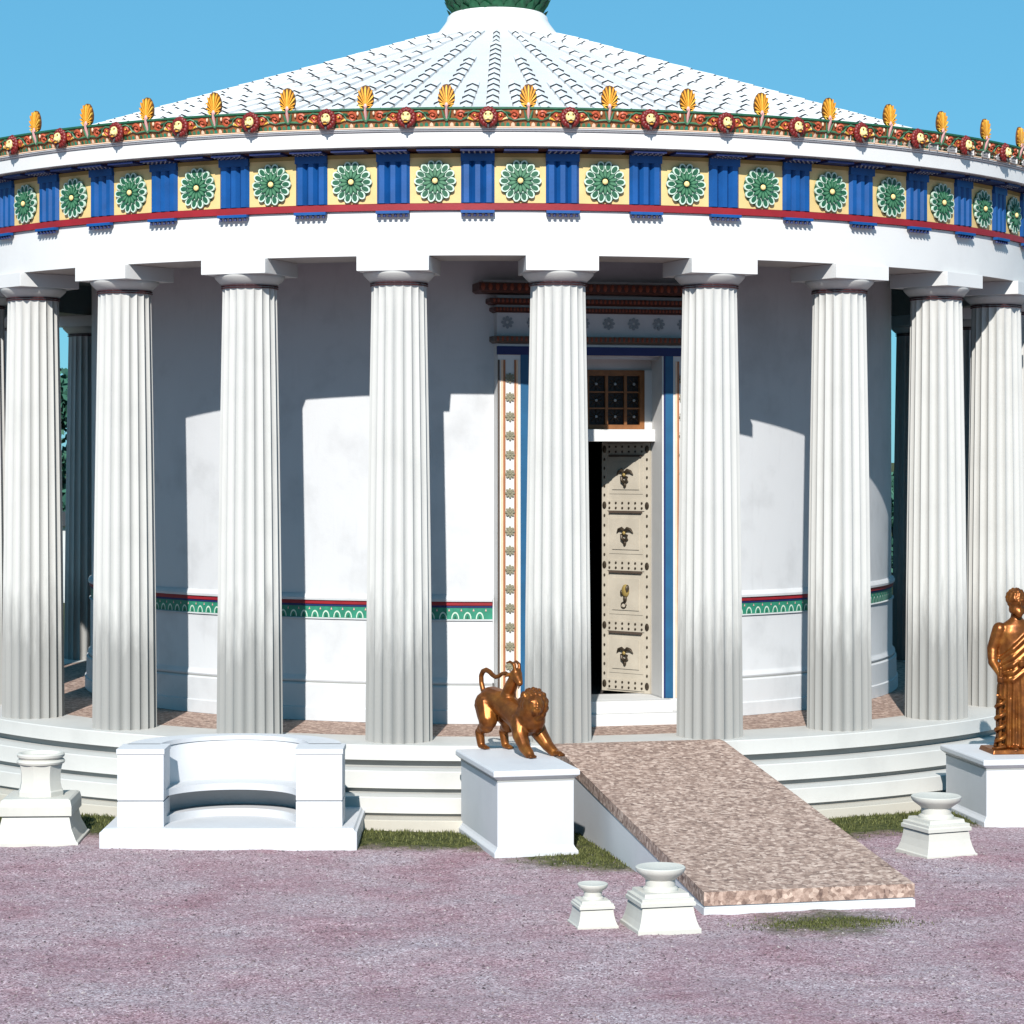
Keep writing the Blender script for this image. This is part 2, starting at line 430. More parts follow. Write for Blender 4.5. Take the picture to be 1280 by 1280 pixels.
# --- entablature
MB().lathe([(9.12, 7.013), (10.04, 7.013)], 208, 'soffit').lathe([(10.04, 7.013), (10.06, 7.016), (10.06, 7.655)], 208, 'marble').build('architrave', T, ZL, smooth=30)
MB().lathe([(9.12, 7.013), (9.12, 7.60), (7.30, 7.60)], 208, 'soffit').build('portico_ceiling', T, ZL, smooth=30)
MB().lathe([(10.06, 7.660), (10.105, 7.661), (10.105, 7.756), (10.02, 7.763)], 208, 'red').build('taenia', T, ZL, smooth=30)
# frieze wall behind the metopes
MB().lathe([(10.0, 7.76), (10.0, 8.50), (10.34, 8.515)], 208, 'darkred').build('soffit', T, ZL, smooth=30)
# metope with rosette
mt = MB(); mt.box(-.385, .385, -.02, .1, 7.765, 8.42, 'yellow'); mt.box(-.385, .385, -.032, .1, 8.42, 8.475, 'ochre')
met = mt.build('metope', T, (0, 0, Tz))
ro = MB()
def rosette(mb, n, r0, r1, y, th, fill, rim, cz=0, cx=0, off=0):
    """ring of rounded petals, each a raised rim with a darker hollow"""
    for k in range(n):
        a = TAU*(k+off)/n; ca, sa = cos(a), sin(a); w = pi*(r0+r1)/2/n*1.02; L = (r1-r0)/2; rc = (r0+r1)/2
        out = []; inn = []
        for j in range(12):
            t = TAU*j/12; u = rc+L*cos(t); v = w*sin(t)*(1.08 if cos(t) > 0 else .8)
            out.append((cx+u*ca-v*sa, cz+u*sa+v*ca))
            u = rc+L*.72*cos(t)-.01*L; v = w*.66*sin(t)
            inn.append((cx+u*ca-v*sa, cz+u*sa+v*ca))
        mb.prism(out, y-th, y, rim); mb.prism(inn, y-th-.004, y-th+.006, fill)
mt = MB(); cz = 8.075
mt.prism([(.285*cos(TAU*i/28), cz+.285*sin(TAU*i/28)) for i in range(28)], -.045, -.018, 'green')
rosette(mt, 14, .15, .305, -.045, .030, 'green', 'mint', cz)
rosette(mt, 14, .055, .185, -.075, .022, 'palegreen', 'green', cz, off=.5)
mt.ell((0, -.10, cz), (.042, .03, .042), 'face')
mt.build('rosette', met)
around(met, T, 52, -.8057, 10.045)
# triglyph: three bars, two full and two half grooves
tg = MB()
px = [(-.240, .02), (-.240, -.03), (-.200, -.075), (-.125, -.075), (-.080, -.02), (-.035, -.075), (.035, -.075), (.080, -.02), (.125, -.075), (.200, -.075), (.240, -.03), (.240, .02)]
zt, zb = 8.36, 7.765
vs = [(x, y, zb) for x, y in px]+[(x, y, zt) for x, y in px]; nn = len(px)
tg.add(vs, [(i, i+1, i+1+nn, i+nn) for i in range(nn-1)]+[tuple(range(nn))[::-1], tuple(range(nn, 2*nn))], 'blue')
tg.box(-.243, .243, -.08, .02, 8.36, 8.47, 'blue')
tri = tg.build('triglyph', T, (0, 0, Tz))
rgm = MB(); rgm.box(-.242, .242, -.125, -.045, 7.612, 7.653, 'blue')
for k in range(6):
    x = -.2+.08*k
    rgm.lathe([(.016, 0), (.026, -.045), (.0, -.046)], 8, 'bluegrey' if 0 else 'darkblue', c=(x, -.088, 7.612))
rgm.build('regula', tri)
mu = MB(); mu.box(-.243, .243, -.31, -.02, 8.478, 8.508, 'darkblue')
for k in range(6):
    for j in range(3): mu.lathe([(.0, 0), (.014, .0), (.014, .012)], 6, 'silver', c=(-.2+.08*k, -.27+.1*j, 8.466))
mu.build('mutule', tri)
around(tri, T, 52, -.8057+pi/52, 10.045)
mu = MB(); mu.box(-.243, .243, -.31, -.02, 8.478, 8.508, 'darkblue')
mo = mu.build('mutule', T, (0, 0, Tz)); around(mo, T, 52, -.8057, 10.045)
# cornice
MB().lathe([(10.30, 8.515), (10.33, 8.535), (10.42, 8.538), (10.42, 8.735), (10.40, 8.74)], 208, 'marble').build('cornice', T, ZL, smooth=30)
MB().lathe([(10.40, 8.738), (10.44, 8.745), (10.452, 8.758), (10.44, 8.766), (10.465, 8.772), (10.465, 8.782), (10.44, 8.784)], 208, 'wall').build('cornice_moulding', T, ZL, smooth=30)
# gutter with painted scrolls
NS = 57; PA = -.7227; PL = -.7768; RS = 10.50
sm = MB()
def rsim(z): return 10.455+.09*(max(0, z-8.785)/.285)**1.6
sm.lathe([(10.42, 8.785)]+[(rsim(8.785+.251*i/6), 8.785+.251*i/6) for i in range(7)], 228, 'gutterbase')
sm.lathe([(rsim(9.036)+.004, 9.036), (rsim(9.036)+.02, 9.045), (rsim(9.036)+.02, 9.072), (10.42, 9.075), (10.38, 8.95)], 228, 'green')
sm.lathe([(10.457, 8.785), (10.472, 8.790), (10.472, 8.800), (10.46, 8.806)], 228, 'cream')
def onsim(a, z, off): r = rsim(z)+off; return (r*sin(a), -r*cos(a), z)
P = TAU/NS
for i in range(NS):
    aa = PA+P*i
    for k in range(16):     # leaf row along the foot
        a = aa+P*k/16; w = P/16*.36; c_ = ['greenband', 'cream', 'green', 'palegreen'][k % 4]
        sm.add([onsim(a-w, 8.812, .006), onsim(a+w, 8.812, .006), onsim(a+w*.9, 8.845, .012), onsim(a, 8.866, .014), onsim(a-w*.9, 8.845, .012)], [(0, 1, 2, 3, 4)], c_)
    for sgn in (-1, 1):
        # two scrolls between antefix and lion head
        for (ctr, rr, turn, cc) in ((.17, .066, 1, 'orange'), (.345, .060, -1, 'orange')):
            pts = []
            for t in range(17):
                th = turn*(t/16)*TAU*1.35+.6; q = rr*(1-.72*t/16)
                pts.append(onsim(aa+sgn*(ctr*P+q*cos(th)/10.5), 8.962+q*sin(th)-.010, .016))
            sm.tube(pts, [.020]*10+[.015]*7, 5, cc)
            c0 = onsim(aa+sgn*ctr*P, 8.962, .02); sm.ell(c0, (.017, .017, .017), 'goldlight' if ctr > .2 else 'orange', 6, 4)
        pts = [onsim(aa+sgn*(x*P), z, .016) for x, z in ((.03, 8.91), (.09, 8.905), (.17, 8.895), (.25, 8.925), (.27, 8.985), (.33, 9.02), (.40, 9.01), (.43, 8.97))]
        sm.tube(pts, [.015]*4+[.012]*4, 5, 'palegreen')
        sm.tube([onsim(aa+sgn*x*P, z, .014) for x, z in ((.28, 9.0), (.22, 8.985), (.20, 9.02))], [.014, .014, .008], 5, 'green')
        sm.tube([onsim(aa+sgn*x*P, z, .014) for x, z in ((.25, 8.925), (.32, 8.90), (.42, 8.895))], [.014, .014, .008], 5, 'goldlight')
        for (x, z, dz) in ((.10, 9.0, .03), (.26, 8.93, .03), (.42, 8.915, .02)):
            c0 = onsim(aa+sgn*x*P, z, .012); sm.ell(c0, (.016, .014, dz), 'cream', 6, 4)
    # calyx under the antefix
    for sgn in (-1, 1):
        sm.tube([onsim(aa+sgn*x/10.5, z, .02) for x, z in ((.0, 8.885), (.035, 8.93), (.05, 8.99), (.065, 9.03))], [.016, .018, .014, .006], 5, 'palegreen')
    sm.tube([onsim(aa, z, .022) for z in (8.91, 8.96, 9.03, 9.09)], [.010, .018, .022, .014], 6, 'pink')
sm.build('gutter', T, ZL, smooth=40)
# lion head spouts
lh = MB()
for k in range(15):
    a = TAU*k/15; lh.ell((.102*sin(a), -.04, .105*cos(a)+.0), (.045, .06, .052), 'mane', 7, 5)
lh.ell((0, -.0, 0), (.12, .10, .125), 'mane', 12, 8)
for k in range(9):
    a = TAU*(k+.5)/9; lh.ell((.075*sin(a), -.085, .08*cos(a)+.02), (.03, .04, .034), 'mane', 6, 4)
lh.ell((0, -.105, .0), (.072, .065, .078), 'face', 12, 8)
lh.ell((0, -.165, -.022), (.036, .038, .030), 'face', 8, 6)       # muzzle
lh.ell((0, -.165, .022), (.016, .03, .035), 'face', 6, 5)         # nose
for s_ in (-1, 1):
    lh.ell((s_*.032, -.160, .025), (.012, .012, .009), 'amber', 6, 4)
    lh.ell((s_*.034, -.160, .043), (.019, .014, .007), 'ochre', 6, 4)
    lh.ell((s_*.075, -.075, .075), (.022, .018, .024), 'mane', 6, 4)
    lh.ell((s_*.026, -.170, -.040), (.022, .02, .014), 'face', 6, 4)
lh.ell((0, -.185, -.052), (.026, .018, .010), 'amber', 6, 4)     # open mouth
lh.ell((0, -.165, -.075), (.030, .025, .014), 'gold', 6, 4)
lh.tube([(0, -.08, -.105), (0, -.12, -.13), (0, -.12, -.155)], [.020, .018, .012], 6, 'groove')
for v in lh.v: v.y *= .72
lo = lh.build('lion_head', T, (0, 0, Tz+8.93), smooth=50)
around(lo, T, NS, PL, RS)
# antefix palmettes
af = MB()
def petal(mb, ang, L, w, y, mn, base=(0, 0), th=.02):
    pts = []
    for (u, v) in ((0, .25), (.3, .5), (.65, .9), (.85, 1.), (.97, .6), (1.03, 0), (.97, -.6), (.85, -1.), (.65, -.9), (.3, -.5), (0, -.25)):
        x = v*w/2; z = u*L; pts.append((base[0]+x*cos(ang)+z*sin(ang), base[1]-x*sin(ang)+z*cos(ang)))
    mb.prism(pts, y-th, y, mn)
back = [(.05, 0), (.105, .04), (.125, .10), (.128, .17), (.112, .25), (.080, .32), (.045, .362), (0, .375), (-.045, .362), (-.080, .32), (-.112, .25), (-.128, .17), (-.125, .10), (-.105, .04), (-.05, 0)]
af.prism(back, .0, .03, 'amber')
for k, (ang, L) in enumerate(((0, .345), (.20, .345), (-.20, .345), (.40, .305), (-.40, .305), (.66, .235), (-.66, .235), (1.02, .17), (-1.02, .17), (1.45, .13), (-1.45, .13))):
    petal(af, ang, L*.90, .029 if k < 5 else .024, -.0, 'goldlight' if k % 5 == 0 else 'gold', (0, .035), .028)
af.ell((0, -.02, .03), (.03, .02, .045), 'pink', 8, 6)
for s_ in (-1, 1):
    af.tube([(0, -.01, -.03), (s_*.05, -.015, -.01), (s_*.085, -.015, .02), (s_*.095, -.015, .055), (s_*.075, -.015, .06)], [.014, .014, .012, .010, .008], 6, 'goldlight')
for v in af.v: v.z *= .87; v.x *= .92
ao = af.build('antefix', T, (0, 0, Tz+9.075), smooth=30)
around(ao, T, NS, PA, RS+.02)

# --- roof: stepped courses and gabled cover tiles
RX = .10; K_ = .3296; ZA = 12.27
def zr(r): return ZA-K_*r
rf = MB(); course = .50; r_hi = 1.0; r = 10.42; prof = []
rr = [10.42-course*i for i in range(19)]+[1.0]
for i in range(len(rr)-1):
    a, b_ = rr[i], rr[i+1]
    prof.append((a, zr(a)-.0)); prof.append((b_, zr(b_)))
rf.lathe(prof, 144, 'roof')
pan = rf.build('roof', T, (RX, 0, Tz), smooth=20)
def rib_r0(k): return 1.35 if k % 4 == 0 else (4.4 if k % 2 == 0 else 6.9)
def make_rib(r0):
    mb = MB(); r = 10.44
    while r-.1 > r0:
        b_ = max(r-course, r0)
        w1 = .095 if r > 3 else .060; w0 = w1*.82; h = .050
        # lower (front) end sits proud on the next tile; its end face leans inward
        z1, z0 = zr(r), zr(b_)
        e = .022
        fr = [(-w1, -r, z1-.03), (-w1, -r, z1+.030+e), (0, -r, z1+h+e+.018), (w1, -r, z1+.030+e), (w1, -r, z1-.03)]
        bk = [(-w0, -b_, z0-.03), (-w0, -b_, z0+.030), (0, -b_, z0+h+.018), (w0, -b_, z0+.030), (w0, -b_, z0-.03)]
        vs = fr+bk
        mb.add(vs, [(i, i+1, i+6, i+5) for i in range(4)], 'roof')
        ins = [(x, y+.03, z) for x, y, z in fr]
        mb.add(fr+ins, [(i, i+1, i+6, i+5) for i in range(4)]+[(9, 8, 7, 6, 5)], 'joint')
        r = b_
    return mb
ribs = {}
M4 = 144
for k in range(M4):
    r0 = rib_r0(k); a = TAU*(k+.5)/M4-radians(1.9)
    if r0 not in ribs: ribs[r0] = make_rib(r0)
allr = MB()
for k in range(M4):
    src = ribs[rib_r0(k)]; a = TAU*k/M4-radians(.6); R = Matrix.Rotation(a, 4, 'Z')
    kk = len(allr.v); allr.v += [R @ v for v in src.v]
    allr.mats = src.mats
    allr.f += [tuple(kk+i for i in f) for f in src.f]; allr.m += src.m
allr.build('cover_tiles', pan, normals=False)
# collar and leaf finial
MB().lathe([(1.42, zr(1.42)+.0), (1.30, zr(1.3)+.05), (1.12, zr(1.12)+.085), (1.0, 12.14), (.95, 12.22), (.93, 12.30), (.88, 12.345), (.0, 12.35)], 64, 'roof').build('roof_collar', pan, smooth=35)
fn = MB()
fn.lathe([(.78, 12.22), (.84, 12.4), (.92, 12.8), (.95, 13.2), (.78, 13.6), (.3, 14.2), (0, 14.3)], 40, 'finial')
rn = random.Random(5)
for row in range(9):
    z = 12.24+.17*row; rad = .80+.16*min(1, row/3.)-(0 if row < 6 else .14*(row-5))
    for k in range(24):
        a = TAU*(k+.5*(row % 2))/24; c, s_ = cos(a), sin(a); ln = rn.uniform(.20, .28); w = .115
        pts = []
        for (u, v, o_) in ((0, -.6, 0), (.4, -1, .03), (.75, -.8, .09), (1, 0, .15), (.75, .8, .09), (.4, 1, .03), (0, .6, 0)):
            rr_ = rad+o_; x = v*w
            pts.append((rr_*s_+x*c, -rr_*c+x*s_, z+u*ln))
        mid = ((rad+.10)*s_, -(rad+.10)*c, z+.5*ln)
        fn.add(pts+[mid], [(i, i+1, 7) for i in range(6)]+[(0, 7, 6)], 'finial')
fn.build('roof_finial', T, (RX, 0, Tz), smooth=30)

# --- cella wall
RW = 7.34; DA = radians(12.65); half = math.asin(1.10/RW)
wl = MB()
aL, aR = DA+half, DA-half+TAU
wl.lathe([(RW, .62), (RW, 5.65)], 190, 'wall', aL, aR)
wl.lathe([(RW, 5.65), (RW, 7.60)], 200, 'wall')
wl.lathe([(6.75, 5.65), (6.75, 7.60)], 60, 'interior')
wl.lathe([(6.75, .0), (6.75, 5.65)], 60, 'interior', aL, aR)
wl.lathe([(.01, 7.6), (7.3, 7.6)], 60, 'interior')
wall = wl.build('cella_wall', T, ZL, smooth=30)
# mouldings of the wall foot, dado and band (all run round and stop at the door)
hd = math.asin(1.60/RW); bL, bR = DA+hd, DA-hd+TAU
b = MB(); b.lathe([(7.46, 0), (7.46, .20), (7.435, .215), (7.43, .56), (7.40, .585)], 190, 'wall', bL, bR)
b.lathe([(7.395, .585), (7.395, .605)], 190, 'groove_soft', bL, bR)
b.lathe([(7.40, .605), (7.41, .63), (7.40, .66), (7.37, .69), (7.36, .72), (7.36, 1.585), (7.385, 1.59), (7.385, 1.60), (7.35, 1.61)], 190, 'wall', bL, bR)
b.build('dado', wall, smooth=30)
b = MB(); b.lathe([(7.352, 1.605), (7.352, 1.79)], 190, 'greenband', bL, bR)
b.lathe([(7.362, 1.79), (7.362, 1.825)], 190, 'darkblue', bL, bR)
b.lathe([(7.378, 1.825), (7.378, 1.885)], 190, 'redband' if 0 else 'red', bL, bR)
b.lathe([(7.40, 1.885), (7.405, 1.92), (7.385, 1.96), (7.342, 1.99)], 190, 'wall', bL, bR)
nb = 243
for k in range(nb):
    a = TAU*k/nb; d = (a-DA+pi) % TAU-pi
    if abs(d) < hd+.01: continue
    def pw(x, z, o_): aa = a+x/7.35; r = 7.352+o_; return (r*sin(aa), -r*cos(aa), z)
    out = [pw(.062*cos(t*pi/8), 1.615+.110*sin(t*pi/8), .006) for t in range(9)]
    inn = [pw(.045*cos(t*pi/8), 1.615+.085*sin(t*pi/8), .006) for t in range(9)]
    b.add(out+inn, [(i, i+1, i+10, i+9) for i in range(8)], 'mint')
    b.add([pw(-.02, 1.622, .008), pw(.02, 1.622, .008), pw(0, 1.67, .008)], [(0, 1, 2)], 'green')
    b.add([pw(.095-.014, 1.735, .008), pw(.095+.014, 1.735, .008), pw(.095, 1.775, .008)], [(0, 1, 2)], 'pink')
b.build('painted_band', wall, smooth=30)

# --- doorway (local frame: x along the wall, -y outward, origin at radius RW)
DR = 7.30
dloc = (DR*sin(DA), -DR*cos(DA), Tz)
def D(mb, name, parent, **kw): return mb.build(name, parent, **kw)
fr = MB()
for s_ in (-1, 1):
    x0, x1 = sorted((s_*1.05, s_*1.58)); fr.box(x0, x1, -.16, .66, 0, 5.70, 'marble')
    # reveal pilaster lines and strips, each a thin board proud of the jamb
    def strip(xa, xb, mn, z0=.36, z1=5.62, y=-.172):
        a, b_ = sorted((s_*xa, s_*xb)); fr.box(a, b_, y, -.14, z0, z1, mn)
    strip(1.555, 1.582, 'greybrown'); strip(1.50, 1.535, 'cream', y=-.168); strip(1.465, 1.500, 'rust')
    strip(1.295, 1.325, 'rust'); strip(1.265, 1.295, 'cream', y=-.168)
    strip(1.10, 1.225, 'doorblue', y=-.176, z1=5.70); strip(1.075, 1.10, 'darkblue', y=-.170, z1=5.70)
    a, b_ = sorted((s_*1.04, s_*1.66)); fr.box(a, b_, -.20, .0, 0, .30, 'marble')
fr.box(-1.58, 1.58, -.16, .66, 5.70, 5.86, 'marble')
fr.box(-1.60, 1.60, -.185, -.15, 5.70, 5.83, 'darkblue')
fr.box(-1.58, 1.58, -.10, .30, 5.86, 6.62, 'wall')
fr.box(-1.05, 1.05, .45, .66, 5.50, 5.70, 'marble')
frame = fr.build('door_frame', T, dloc, DA, bevel=0)
# jamb rosettes
q = MB(); rosette(q, 8, .012, .080, 0, .02, 'medal', 'medal'); q.ell((0, -.02, 0), (.02, .015, .02), 'medal', 6, 4)
r0 = None
for s_ in (-1, 1):
    for k in range(17):
        o = q.build('jamb_rosette', frame, (s_*1.395, -.162, .62+.295*k)) if r0 is None else r0.copy()
        if r0 is None: r0 = o
        else: col.objects.link(o); o.parent = frame; o.location = (s_*1.395, -.162, .62+.295*k)
q = MB(); rosette(q, 8, .02, .10, 0, .012, 'bluegrey2', 'bluegrey2', 0); M['bluegrey2'] = mat('grey_blue_paint', (.27, .30, .32), .6)
r1 = None
for k in range(8):
    x = -1.42+.405*k
    o = q.build('frieze_rosette', frame, (x, -.104, 6.20)) if r1 is None else r1.copy()
    if r1 is None: r1 = o
    else: col.objects.link(o); o.parent = frame; o.location = (x, -.104, 6.20)
# cornice mouldings over the door
def moulding(name, z0, z1, hw, y0, mn, bead, nb, br):
    mb = MB(); mb.frus([(-hw+.05, hw-.05, y0+.05, .1, z0), (-hw, hw, y0, .1, z0+.03), (-hw, hw, y0, .1, z1)], mn)
    for k in range(nb):
        x = -hw+.06+(2*hw-.12)*k/(nb-1); mb.ell((x, y0-.001, (z0+z1)/2+.01), (br, br*.7, (z1-z0)*.38), bead, 6, 4)
    return mb.build(name, frame)
M['bead'] = mat('orange_bead_paint', (.20, .045, .018), .5)
moulding('door_cornice', 6.64, 6.79, 1.93, -.42, 'bronzered', 'bead', 34, .035)
moulding('door_moulding', 6.47, 6.565, 1.72, -.26, 'bronzered', 'bead', 50, .022)
moulding('door_moulding', 6.35, 6.43, 1.66, -.20, 'bronzered', 'bead', 60, .018)
moulding('door_moulding', 5.88, 5.985, 1.66, -.25, 'greybrown', 'bead', 44, .022)
MB().box(-1.85, 1.85, -.33, .1, 6.79, 6.83, 'marble').build('door_cornice_cap', frame)
# transom, lintel
MB().box(-1.05, 1.05, .22, .66, 4.37, 4.56, 'marble').build('door_lintel', frame, bevel=.006)
w = MB(); x0, x1, z0, z1 = -.93, .93, 4.565, 5.50
w.box(-1.05, x0, .40, .6, 4.56, 5.5, 'marble'); w.box(x1, 1.05, .40, .6, 4.56, 5.5, 'marble')
for (a, b_, c_, d_) in ((x0, x1, z0, z0+.07), (x0, x1, z1-.09, z1), (x0, x0+.08, z0+.07, z1-.09), (x1-.08, x1, z0+.07, z1-.09)): w.box(a, b_, .40, .5, c_, d_, 'wood')
for k in range(1, 6): x = x0+(x1-x0)*k/6; w.box(x-.022, x+.022, .41, .47, z0+.07, z1-.09, 'wood')
for k in range(1, 3): z = z0+.07+(z1-z0-.16)*k/3; w.box(x0+.08, x1-.08, .418, .465, z-.012, z+.012, 'wood')
win = w.build('transom_window', T, dloc, DA)
w = MB(); w.box(x0+.05, x1-.05, .50, .53, z0+.05, z1-.05, 'metaldark')
for i in range(6):
    for j in range(3):
        cx_ = x0+(x1-x0)*(i+.5)/6; cz_ = z0+.07+(z1-z0-.16)*(j+.5)/3
        for k in range(8):
            a = TAU*k/8; w.tube([(cx_+.02*cos(a), .485, cz_+.02*sin(a)), (cx_+.10*cos(a), .49, cz_+.10*sin(a))], [.006, .010], 4, 'metaldark2' if 0 else 'studs')
        w.ell((cx_, .47, cz_), (.024, .018, .024), 'silver', 8, 5)
w.build('grille', win)
# threshold steps
th = MB(); th.box(-1.30, 1.30, -.62, -.21, -.02, .17, 'marble'); th.box(-1.04, 1.04, -.21, .64, -.02, .17, 'marble'); th.box(-1.035, 1.12, -.50, -.22, .172, .36, 'marble'); th.box(-1.035, 1.035, -.2, .62, .172, .36, 'marble')
th.build('threshold', T, dloc, DA, bevel=.008)
# door leaves, hinged inward
def leaf():
    W, H = .985, 4.0; mb = MB(); mb.box(0, W, 0, .07, 0, H, 'leaf_door')
    def raised(xa, xb, za, zb, p=.014):
        mb.frus([(xa, xb, -p+0, .0, za), (xa, xb, -p, .0, zb)], 'leaf_door')
    raised(0, .11, 0, H); raised(W-.11, W, 0, H)
    rails = [.03, .97, 1.94, 2.90, 3.80]
    for z in rails: raised(.11, W-.11, z, z+.17)
    for i in range(4):
        za, zb = rails[i]+.17, rails[i+1]
        mb.box(.15, W-.15, -.008, 0, za+.10, zb-.04, 'leaf_door')
        mb.box(.16, W-.16, -.045, 0, zb-.035, zb-.005, 'greybrown')
        mb.box(.22, W-.22, -.022, 0, za+.17, zb-.12, 'leaf_door')
    for z in rails:
        for j in (.045, .125):
            for k in range(6): mb.ell((.16+(W-.32)*k/5, -.018, z+j), (.020, .018, .020), 'studs', 7, 5)
        for x in (.055, W-.055): mb.ell((x, -.018, z+.085), (.042, .022, .062), 'studs', 10, 6)
    for i in range(4):
        za, zb = rails[i]+.17, rails[i+1]
        for k in range(5):
            for x in (.055, W-.055): mb.ell((x, -.016, za+.08+(zb-za-.16)*k/4), (.019, .018, .026), 'studs', 7, 5)
    return mb, rails, W
mb, rails, W = leaf()
hinge = 1.03; OPEN = radians(55)
door = mb.build('door', T, (0, 0, 0), 0, smooth=30)
def relief(kind):
    r = MB()
    if kind == 0:   # horned, curling head
        for s_ in (-1, 1):
            r.tube([(0, -.04, .05), (s_*.06, -.05, .09), (s_*.12, -.045, .075), (s_*.165, -.035, .02)], [.026, .032, .024, .008], 7, 'studs')
        r.tube([(-.03, -.03, .04), (-.06, -.045, -.01), (-.05, -.05, -.07), (0, -.055, -.10), (.055, -.05, -.07), (.05, -.045, -.02), (.005, -.05, -.005)], [.02, .026, .028, .03, .026, .022, .018], 7, 'studs')
        r.ell((0, -.04, -.14), (.03, .025, .045), 'studs', 8, 6); r.ell((0, -.06, .02), (.03, .02, .03), 'ochre', 8, 6)
    else:           # head in profile above a ring
        r.ell((.01, -.03, .06), (.075, .045, .105), 'ochre', 12, 8); r.ell((.055, -.04, .09), (.03, .04, .07), 'studs', 8, 6)
        r.ell((-.06, -.04, .03), (.028, .03, .05), 'studs', 8, 6); r.ell((.01, -.045, -.07), (.035, .03, .05), 'studs', 8, 6)
        r.tube([(-.03+.05*cos(t*TAU/12), -.03, -.17+.045*sin(t*TAU/12)) for t in range(13)], .012, 6, 'studs')
    return r
for i in range(4):
    kind = 1 if i == 1 else 0
    relief(kind).build('relief_ornament', door, (W/2, 0, (rails[i]+.17+rails[i+1])/2+.02), smooth=50)
# the right leaf's origin is its free edge: mirror by hinging about x = W
def place_leaf(o, side):
    # in the door frame coordinates the hinge is at (side*hinge, .56)
    hx, hy = side*hinge, .42
    if side > 0:   # leaf runs from the hinge toward -x and inward
        ang = -OPEN
        lx = hx-W*cos(ang); ly = hy-W*sin(ang)
    else:
        ang = OPEN; lx, ly = hx, hy
    A = DA
    o.location = (dloc[0]+lx*cos(A)-ly*sin(A), dloc[1]+lx*sin(A)+ly*cos(A), Tz+.365); o.rotation_euler = (0, 0, A+ang)
place_leaf(door, 1)
d2 = copy_tree(door, T); place_leaf(d2, -1)

# ------------------------------------------------------------------ ramp
rp = empty('ramp', (0, 0, GZ), radians(12.05))
tag(rp, 'sloping entrance ramp of pink speckled stone on white side walls', 'ramp')
rb, rt, hw = 17.38, 10.20, 1.265
def zt_(r): return (-GZ)+(-.80)*(r-rt)/(rb-rt)-.0
mb = MB()
th = .15
def rq(x0, x1, r0, r1, f0, f1, mn):   # sloped slab between radii
    vs = []
    for r in (r0, r1):
        for x in (x0, x1): vs += [(x, -r, f0(r)), (x, -r, f1(r))]
    mb.add(vs, [(0, 1, 3, 2), (4, 6, 7, 5), (0, 4, 5, 1), (2, 3, 7, 6), (1, 5, 7, 3), (0, 2, 6, 4)], mn)
rq(-hw, hw, 10.235, rb, lambda r: zt_(r)-th, lambda r: zt_(r)+.006, 'granite')
mb.box(-hw, hw, -10.236, -9.98, -GZ+.002, -GZ+.006, 'granite')
mb.build('ramp_slab', rp, bevel=.008)
mb = MB()
rq(-hw+.012, hw-.012, 10.245, rb-.02, lambda r: -.15, lambda r: zt_(r)-th-.002, 'bluewhite')
rq(-hw-.004, hw+.004, rb-.35, rb+.006, lambda r: -.15, lambda r: .075, 'bluewhite')
mb.build('side_wall', rp)

# ------------------------------------------------------------------ pedestals
def pedestal(px, py, rz, w, d, h, label):
    p = empty('pedestal', (px, py, GZ), rz); tag(p, label, 'pedestal', 'marble statue pedestals')
    # origin at the front left corner; x along the front, y into depth
    b = MB(); b.frus([(-.05, w+.05, -.05, d+.05, -.12), (-.05, w+.05, -.05, d+.05, .055), (-.015, w+.015, -.015, d+.015, .10), (0, w, 0, d, .13), (0, w, 0, d, h-.13)], 'bluewhite'); b.build('pedestal_body', p, bevel=.008)
    b = MB(); b.frus([(.0, w, .0, d, h-.13), (-.035, w+.035, -.035, d+.035, h-.10), (-.065, w+.065, -.065, d+.065, h-.075), (-.065, w+.065, -.065, d+.065, h-.02), (-.05, w+.05, -.05, d+.05, h)], 'bluewhite'); b.build('pedestal_cap', p, bevel=.006)
    b = MB(); b.box(-.004, w+.004, -.004, d+.004, h-.150, h-.132, 'groove_soft'); b.build('pedestal_joint', p)
    return p
pedestal(.07, -13.42, radians(12.8), 1.02, 2.25, 1.12, 'white marble pedestal under the bronze lion, left of the ramp')
pedestal(6.93, -10.87, radians(8), 1.3, 1.72, .93, 'white marble pedestal under the bronze robed man, at the right edge')

# ------------------------------------------------------------------ bronze chimera-like lion
L = MB(); S = 'bronze'
def limb(mb, pts, rs, n=10):
    # dense chain of spheres + tube for a smooth fused limb
    P_ = [Vector(p) for p in pts]; q = []; rr = []
    for i in range(len(P_)-1):
        for t in range(5): f = t/5; q.append(P_[i].lerp(P_[i+1], f)); rr.append(rs[i]*(1-f)+rs[i+1]*f)
    q.append(P_[-1]); rr.append(rs[-1])
    mb.tube(q, rr, n, S)
    for p, r in zip(P_, rs): mb.ell(p, (r, r, r), S, n, 7)
# x forward, y left side, z up; feet on z = 0
limb(L, [(-.58, 0, .70), (-.35, 0, .68), (-.1, 0, .58), (.15, 0, .50), (.36, 0, .50)], [.185, .175, .185, .215, .200], 14)
L.ell((-.60, 0, .70), (.19, .17, .175), S, 14, 10)
L.ell((.18, 0, .45), (.23, .20, .22), S, 14, 10)
for s_ in (-1, 1):
    # fore legs stretched forward
    fx = .66 if s_ > 0 else .58
    limb(L, [(.24, s_*.11, .46), (.33, s_*.17, .28), (.47, s_*.20, .13), (.60, s_*.21, .05)], [.145, .112, .085, .070])
    L.ell((fx+.02, s_*.215, .042), (.10, .06, .042), S, 12, 7)
    for t in range(4): L.ell((fx+.10, s_*.215+(t-1.5)*.030, .026), (.035, .015, .024), S, 8, 5)
